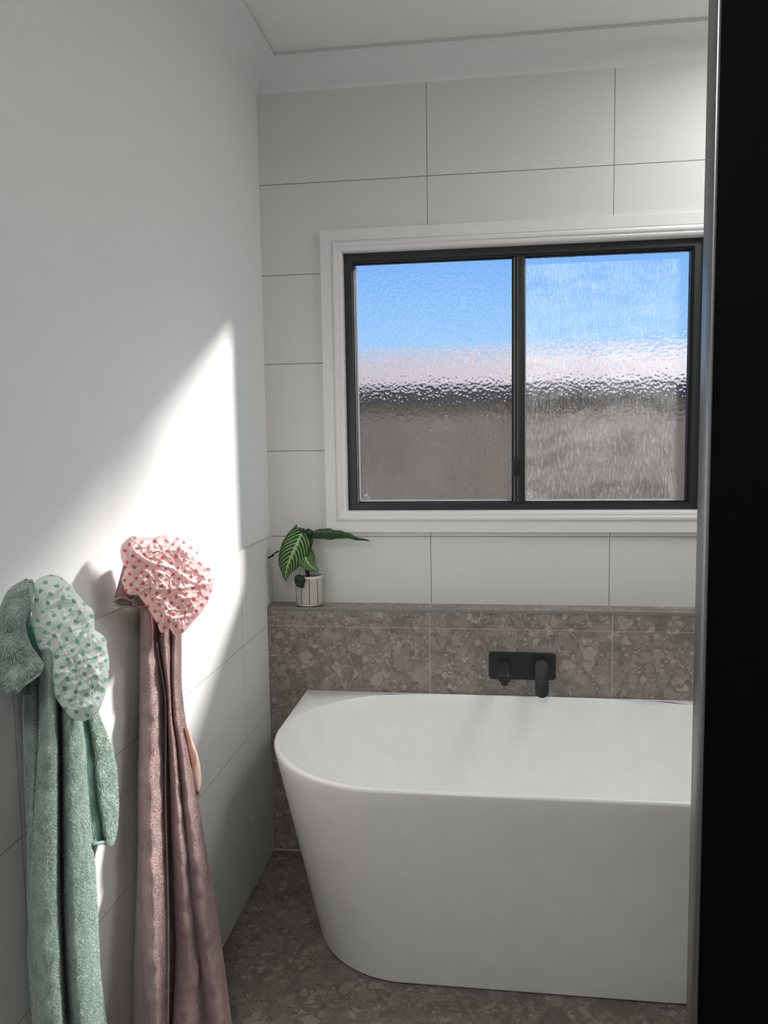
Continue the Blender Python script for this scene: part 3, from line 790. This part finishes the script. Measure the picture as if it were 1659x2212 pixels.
# pink towel
pt = thing('bath_towel', (.02, -1.08, .12), 'dusty pink towel hanging on the wall nearer the corner, under a pink-spotted cap', 'towel')
qL = [(1300, 304), (1500, 303), (1600, 301), (1700, 298), (1800, 300), (1900, 301), (2000, 303), (2100, 306), (2212, 313), (2400, 322)]
qA = [(1300, 332), (1400, 338), (1500, 357), (1600, 357), (1700, 356), (1800, 358), (1900, 361), (2050, 363), (2150, 362), (2212, 361), (2400, 360)]
qB = [(1300, 339), (1400, 346), (1500, 363), (1600, 364), (1700, 367), (1800, 370), (1900, 374), (2050, 380), (2150, 374), (2212, 368), (2400, 372)]
qC = [(1300, 368), (1400, 370), (1480, 368), (1560, 372), (1600, 382), (1700, 392), (1800, 402), (1900, 412), (2000, 424), (2100, 436), (2212, 448), (2400, 465)]
qR = [(1300, 389), (1380, 392), (1470, 391), (1540, 398), (1600, 408), (1700, 422), (1760, 432), (1850, 449), (1950, 465), (2080, 484), (2212, 501), (2330, 516), (2400, 522)]
curtain('towel_body', rng(1296, 2330, 130), [qL, qA, qB, qC, qR],
        [[(1300, .028), (1800, .032), (2212, .050), (2400, .055)], [(1300, .036), (1800, .048), (2212, .085), (2400, .09)], [(1300, .030), (1800, .036), (2212, .070), (2400, .08)],
         [(1300, .045), (1500, .055), (1800, .085), (2212, .150), (2400, .17)], [(1300, .036), (1600, .052), (1800, .088), (2000, .140), (2212, .205), (2400, .25)]],
        [[(1300, .026), (1600, .034), (2212, .050), (3000, .05)], [(1300, .002), (2400, .003)], [(1300, .030), (1500, .040), (1800, .034), (2212, .030), (3000, .03)], [(1300, .022), (1500, .030), (2212, .020), (3000, .02)]],
        M['pink_terry'], pt, 16, .006, 21, 420000, .0022, .0004, crest=(.55, .5, .4, .45))
b = MB(); w = []
for py in rng(1388, 2326, 60): w.append(onx(smoothpoly(qA, py)+1.0, py, smoothpoly([(1300, .048), (1800, .062), (2212, .100), (2400, .105)], py)))
b.tube(w, .0026, 8); b.build('towel_hem', M['pink_hem'], pt, True)
# folded head poking out left of the cap
fl = [(1208, 272), (1222, 266), (1240, 261), (1270, 253), (1290, 247), (1303, 247)]
fr = [(1196, 300), (1220, 310), (1260, 318), (1290, 322), (1306, 322)]
ph = slab('towel_fold', fl, fr, rng(1210, 1303, 34), const(.030), const(.048), .020, M['pink_terry'], pt, 18, .003, 31, .012, 520000, .0026, .0004)
b = MB(); b.tube([onx(px, py, x) for px, py, x in [(247, 1300, .036), (250, 1294, .042), (262, 1290, .048), (272, 1293, .053), (284, 1298, .057), (291, 1293, .059), (296, 1285, .060)]], .0026, 8)
b.tube([onx(px, py, x) for px, py, x in [(247, 1300, .036), (252, 1307, .042), (264, 1312, .048), (284, 1312, .055), (305, 1310, .060), (322, 1308, .062)]], .0024, 8)
b.build('fold_hem', M['pink_hem'], ph, True)
b = MB()
for k in range(12):
    px = 287+k*3; b.tube([onx(px, 1294-k*.6, .061), onx(px+1, 1309, .060)], .0011, 6)
b.build('fold_ribbing', M['pink_hem'], ph, True)['kind'] = 'stuff'
cuff = slab('fold_lining', [(1280, 252), (1310, 252)], [(1280, 326), (1310, 326)], rng(1286, 1311, 8), const(.034), const(.052), .016, M['pink_hem'], ph, 14, .002, 6, .006)
# pale corner of the fold curling round at the right
slab('towel_corner', [(1570, 398), (1600, 404), (1640, 412), (1680, 416), (1700, 420), (1710, 424)], [(1570, 406), (1600, 416), (1625, 426), (1650, 432), (1680, 436), (1700, 434), (1711, 430)], rng(1572, 1711, 26),
     const(.066), const(.076), .012, M['pink_tag'], pt, 8, .004, 44, .010)
b = MB(); b.box((0, 0, 0), (.001, .001, .001)); 
lp = onx(424, 1717, .074)
b = MB(); b.box((lp.x-.004, lp.y-.010, lp.z-.008), (lp.x+.004, lp.y+.012, lp.z+.014), .002); b.build('towel_loop', simple('loop_mauve', rgb(104, 86, 92), .9), pt)

# ---------------------------------------------------------------- shower caps
def cap(name, outline, cen, anchor, nrm, Hf, Hb, folds, lat_a, lat_b, lat0, mat, label, seed, scal):
    n0 = Vector(nrm).normalized(); P0 = onx(cen[0], cen[1], anchor)
    # resample the outline with a smooth closed curve
    m_ = len(outline); dense = []
    for i in range(m_):
        p0, p1, p2, p3 = [Vector(outline[(i+k) % m_]) for k in (-1, 0, 1, 2)]
        for s in range(12):
            f = s/12; dense.append(.5*((2*p1)+(p2-p0)*f+(2*p0-5*p1+4*p2-p3)*f*f+(3*p1-p0-3*p2+p3)*f**3))
    c = Vector(cen); NA, NR = 300, 54; ring = []
    angs = [((math.atan2(p.y-c.y, p.x-c.x)) % (2*PI), (p-c).length) for p in dense]; angs.sort()
    for i in range(NA):
        a_ = 2*PI*i/NA; j = 0
        while j < len(angs) and angs[j][0] < a_: j += 1
        A = angs[(j-1) % len(angs)]; B = angs[j % len(angs)]
        da = (B[0]-A[0]) % (2*PI); t = ((a_-A[0]) % (2*PI))/da if da > 1e-6 else 0
        ring.append(A[1]+(B[1]-A[1])*t)
    det = lat_a[0]*lat_b[1]-lat_a[1]*lat_b[0]
    def lat(p):
        d = (p.x-lat0[0], p.y-lat0[1]); return ((d[0]*lat_b[1]-d[1]*lat_b[0])/det+.5, (lat_a[0]*d[1]-lat_a[1]*d[0])/det+.5)
    def foldh(p):
        h = 0
        for pl_, A, wdt in folds:
            best = 1e9; sg = 1
            for a0, a1 in zip(pl_, pl_[1:]):
                a0 = Vector(a0); a1 = Vector(a1); ab = a1-a0; t = max(0, min(1, (p-a0).dot(ab)/ab.length_squared)); q = a0+ab*t
                dd = (p-q).length
                if dd < best: best = dd; sg = 1 if (ab.x*(p-q).y-ab.y*(p-q).x) > 0 else -1
            h += A*math.exp(-best/wdt)*(1.0 if sg > 0 else math.exp(-best/2.2))
        return h
    vs, uv, fs = [], [], []
    def pt_(i, k, side):
        r = k/NR; a_ = 2*PI*i/NA; p = c+Vector((math.cos(a_), math.sin(a_)))*ring[i]*r
        prof = max(0, 1-r**2.6)**.55
        w1 = noise.noise(Vector((p.x/17+seed, p.y/17, 0))); w2 = noise.noise(Vector((p.x/8, p.y/8+seed, 3))); w3 = noise.noise(Vector((p.x/36, p.y/36, seed)))
        wa = noise.noise(Vector((p.x/34+seed*2, (p.y+p.x*.5)/20, 5))); wb = noise.noise(Vector(((p.x-p.y*.6)/15, (p.y)/26+seed, 9)))
        rid = (max(0, 1-abs(wa)*5.5))**1.3*.0042+(max(0, 1-abs(wb)*6))**1.3*.0027+(max(0, 1-abs(w2)*6))*.0014*(.3+.7*r*r)+w3*.012
        ruff = math.sin(a_*scal)*.0018*r**6
        if side > 0:
            h = Hf*prof+(rid+foldh(p))*min(1, (1-r)*5)+ruff
            u = lat(p+Vector((w3*5+w1*1.5, w2*1.6+w3*3)))
        else:
            h = -Hb*prof+rid*.5*min(1, (1-r)*5)+ruff; u = lat(p+Vector((6, 9)))
        q = onplane(p.x, p.y, P0+n0*h, n0)
        # keep off the wall
        if q.x < .022: q.x = .022
        return q, u
    q, u = pt_(0, 0, 1); vs.append(q); uv.append(u)
    for k in range(1, NR+1):
        for i in range(NA): q, u = pt_(i, k, 1); vs.append(q); uv.append(u)
    for i in range(NA): fs.append((0, 1+(i+1) % NA, 1+i))
    for k in range(NR-1):
        for i in range(NA): a0 = 1+k*NA+i; a1 = 1+k*NA+(i+1) % NA; fs.append((a0, a1, a1+NA, a0+NA))
    o = len(vs); q, u = pt_(0, 0, -1); vs.append(q); uv.append(u)
    KB = list(range(3, NR, 3))
    for k in KB:
        for i in range(NA): q, u = pt_(i, k, -1); vs.append(q); uv.append(u)
    for i in range(NA): fs.append((o, o+1+i, o+1+(i+1) % NA))
    for k in range(len(KB)-1):
        for i in range(NA): a0 = o+1+k*NA+i; a1 = o+1+k*NA+(i+1) % NA; fs.append((a0, a0+NA, a1+NA, a1))
    last = o+1+(len(KB)-1)*NA; rimk = 1+(NR-1)*NA
    for i in range(NA): j = (i+1) % NA; fs.append((last+i, rimk+i, rimk+j, last+j))
    ob = mesh(name, vs, fs, mat, None, True, uvs=uv)
    tag(ob, label, 'shower cap'); return ob, P0, n0

po = [(375, 185), (470, 205), (600, 212), (690, 205), (770, 180), (850, 172), (960, 188), (1050, 220), (1130, 262), (1200, 320), (1290, 400), (1390, 500), (1460, 580), (1510, 650), (1535, 740), (1543, 830), (1520, 930), (1495, 1010), (1470, 1090), (1430, 1170), (1350, 1290), (1250, 1400),
      (1160, 1510), (1080, 1590), (1010, 1608), (940, 1570), (912, 1510), (880, 1530), (850, 1555), (790, 1570), (750, 1520), (735, 1455), (700, 1400), (650, 1310), (590, 1210), (530, 1130), (480, 1065), (440, 1025), (400, 1050), (350, 1040), (290, 1010), (255, 975), (248, 915), (222, 860), (222, 800), (250, 740), (262, 680), (295, 630), (240, 590), (210, 500), (196, 400), (212, 320), (255, 270), (300, 228)]
po = [(230+x/6.636, 1130+y/6.636) for x, y in po]
def pf(l): return [(230+x/6.636, 1130+y/6.636) for x, y in l]
cap('shower_cap', po, (363, 1262), .098, (.92, -.38, .05), .030, .010,
    [(pf([(300, 250), (400, 400), (540, 505), (680, 575), (800, 600), (950, 640), (1080, 730), (1200, 820), (1320, 870), (1510, 860)]), .013, 9),
     (pf([(1510, 870), (1280, 900), (1050, 940), (880, 950), (640, 950)]), .006, 5),
     (pf([(800, 1130), (900, 1060), (1010, 960), (1100, 930)]), .005, 4), (pf([(1290, 380), (1200, 470), (1130, 560), (1000, 650)]), .006, 4),
     (pf([(1060, 330), (1120, 430), (1150, 540)]), .005, 3), (pf([(1230, 640), (1380, 760), (1500, 850)]), .007, 4),
     (pf([(660, 1230), (820, 1290), (960, 1370), (1240, 1300)]), .005, 4)],
    (15, 10.5), (-10.5, 14), (230+610/6.636, 1130+355/6.636), M['cap_pink'],
    'crumpled clear shower cap with pink polka dots hung over the pink towel', 3.3, 27)
go = [(60, 380), (66, 300), (72, 240), (76, 195), (470, 180), (540, 125), (610, 95), (700, 70), (820, 95), (900, 150), (990, 225), (1010, 262), (1060, 330), (1130, 410), (1190, 480), (1250, 530), (1290, 590), (1303, 700), (1310, 830), (1380, 880), (1460, 960), (1470, 1060), (1490, 1170), (1505, 1280), (1500, 1450)]
go = [(x/6.38, 1230+y/6.38) for x, y in go[4:]]
go += [(x/3.19, 1140+y/3.19) for x, y in [(748, 1000), (735, 1110), (715, 1180), (690, 1245), (640, 1300), (585, 1333), (540, 1330), (490, 1310), (430, 1240), (390, 1180), (362, 1110), (345, 1040), (335, 960), (312, 915), (290, 880), (262, 820), (240, 770), (225, 715), (192, 692), (196, 650), (215, 610), (222, 560), (232, 500), (228, 440), (222, 385)]]
def gf(l): return [(x/6.38, 1230+y/6.38) for x, y in l]
cap('shower_cap', go, (150, 1400), .098, (.90, -.42, .08), .032, .012,
    [(gf([(450, 780), (560, 780), (680, 850), (800, 930), (850, 1060), (950, 1240), (1020, 1290), (1020, 1500), (1020, 1720)]), .012, 8),
     (gf([(1190, 480), (1150, 620), (1210, 760), (1240, 900), (1210, 1020), (1080, 1140), (960, 1240)]), .010, 6),
     (gf([(640, 520), (760, 460), (880, 410), (1000, 410), (1140, 520)]), .009, 5), (gf([(480, 180), (700, 185), (880, 230), (1020, 270)]), .010, 5),
     (gf([(1100, 1200), (1180, 1350), (1250, 1500), (1240, 1700)]), .007, 4), (gf([(1200, 1180), (1220, 1300), (1330, 1400), (1330, 1600)]), .006, 4),
     (gf([(1440, 1300), (1380, 1450), (1340, 1560), (1440, 1640)]), .006, 4), (gf([(900, 970), (1000, 1100), (950, 1240)]), .006, 4)],
    (24, 7), (-10.5, 18.6), (735/6.38, 1230+628/6.38), M['cap_green'],
    'crumpled clear shower cap with green polka dots hung over the sage green towel', 8.1, 22)
gc = [o for o in C.objects if o.name == 'shower_cap.001'][0]
b = MB()
q = [(60.5, 1262, .118), (64, 1278, .124), (66, 1300, .128), (68, 1322, .128)]
lp = []
for px, py, x in q:
    a0 = onx(px, py, x); a1 = onx(px+9-(py-1262)*.09, py-1, x+.004); lp.append([a0, a1, a1+Vector((-.003, .004, 0)), a0+Vector((-.003, .004, 0))])
b.strip(lp, True, True, True); b.build('elastic_band', M['green_hem'], gc)

# ---------------------------------------------------------------- door leaf at the right
b = MB()
dx = .9715; dxb = .979
vsd = []
def tilt(z): return dx+ (2.2-z)*.0
dr = thing('door_1', (1.3, YF, 0), kind='structure')
b.box((.9725, -2.036, .0), (1.86, -2.0005, 2.45), .0015); b.build('door_panel', M['door'], dr)
b = MB(); b.box((.9695, -2.034, .0), (.9728, -2.0025, 2.45), .0008); b.build('door_edge_strip', M['jamb'], dr)

# ---------------------------------------------------------------- outside
S(MB().box((-14, .14, -.1), (14, 16, -.02)).build('ground_outside', M['ground']))
fn = thing('garden_fence', (1, 2.6, 0), 'brown timber paling fence seen blurred through the lower window glass', 'fence')
b = MB(); x = -5
while x < 7:
    b.box((x, 2.6, -.02), (x+.0995, 2.618, 1.58)); x += .1
b.build('fence_palings', M['fence'], fn)
b = MB().box((-5, 2.618, .3), (7, 2.66, .38)).box((-5, 2.618, 1.3), (7, 2.66, 1.38)); b.build('fence_rail', M['fence'], fn)
hs = thing('neighbour_house', (1, 5.2, 0), 'neighbouring house with dark gutter and pale roof seen blurred through the window glass', 'house')
MB().box((-7, 5.2, -.02), (9, 8.5, 1.76)).build('house_wall', M['brick'], hs)
MB().box((-7.5, 4.75, 1.74), (9.5, 4.90, 1.91), .01).build('gutter', M['fascia'], hs)
b = MB(); b.strip([[(-7.5, 4.8, 1.85), (9.5, 4.8, 1.85), (9.5, 8.6, 2.60), (-7.5, 8.6, 2.60)], [(-7.5, 4.8, 1.905), (9.5, 4.8, 1.905), (9.5, 8.6, 2.655), (-7.5, 8.6, 2.655)]], True, True, True)
b.build('house_roof', M['roof'], hs)

# ---------------------------------------------------------------- light
w = bpy.data.worlds.new('sky'); bpy.context.scene.world = w; w.use_nodes = True
t = w.node_tree; t.nodes.clear(); out = t.nodes.new('ShaderNodeOutputWorld'); bg = t.nodes.new('ShaderNodeBackground')
tc = t.nodes.new('ShaderNodeTexCoord'); sx = t.nodes.new('ShaderNodeSeparateXYZ'); rp = t.nodes.new('ShaderNodeValToRGB')
t.links.new(tc.outputs['Generated'], sx.inputs[0]); t.links.new(sx.outputs[2], rp.inputs[0]); t.links.new(rp.outputs[0], bg.inputs[0]); t.links.new(bg.outputs[0], out.inputs[0])
e = rp.color_ramp.elements; e[0].position = 0; e[0].color = (.42, .68, 1, 1); e[1].position = .5; e[1].color = (.10, .28, .80, 1)
k_ = rp.color_ramp.elements.new(.12); k_.color = (.34, .62, 1.0, 1); k_ = rp.color_ramp.elements.new(.22); k_.color = (.20, .47, .98, 1)
bg.inputs[1].default_value = 1.0
def lamp(name, typ, loc, energy, col, **kw):
    l = bpy.data.lights.new(name, typ); l.energy = energy; l.color = col
    for a_, v_ in kw.items(): setattr(l, a_, v_)
    o = bpy.data.objects.new(name, l); C.objects.link(o); o.location = loc; return o
sun = lamp('sun', 'SUN', (4, 5, 4), 34, (1, .97, .93), angle=math.radians(8.5))
sd = Vector((-.295, -.37, -.222)).normalized(); sun.rotation_euler = sd.to_track_quat('-Z', 'Y').to_euler()
# fill lights added out of view to brighten the room
cl = thing('fill_panel', (1.86, -.66, ZC), 'round white fill panel added out of view above the bathroom', 'fill light')
b = MB(); b.strip([[(1.86+r*math.cos(2*PI*i/40), -.66+r*math.sin(2*PI*i/40), z_) for i in range(40)] for r, z_ in ((.42, ZC), (.42, ZC-.03), (.41, ZC-.034), (.40, ZC-.034), (.40, ZC-.026))], True, False, True)
b.build('fill_panel_body', M['fill_casing'], cl)
al = lamp('fill_panel_source', 'AREA', (1.86, -.66, ZC-.04), 14.5, (1, .985, .965), shape='DISK', size=.78)
hl_ = lamp('hall_fill', 'AREA', (.62, -3.25, 2.5), 19, (1, .985, .965), shape='DISK', size=.5)  # unseen fill added behind the camera

vsx = bpy.context.scene.view_settings
bpy.context.scene.display_settings.display_device = 'sRGB'
vsx.view_transform = 'Standard'; vsx.look = 'None'; vsx.gamma = 1; vsx.use_curve_mapping = False; vsx.exposure = 0
cy_ = bpy.context.scene.cycles
cy_.max_bounces = 14; cy_.transparent_max_bounces = 24; cy_.diffuse_bounces = 8; cy_.transmission_bounces = 10; cy_.caustics_refractive = True; cy_.caustics_reflective = False
cy_.sample_clamp_indirect = 6.0
cy_.use_denoising = True
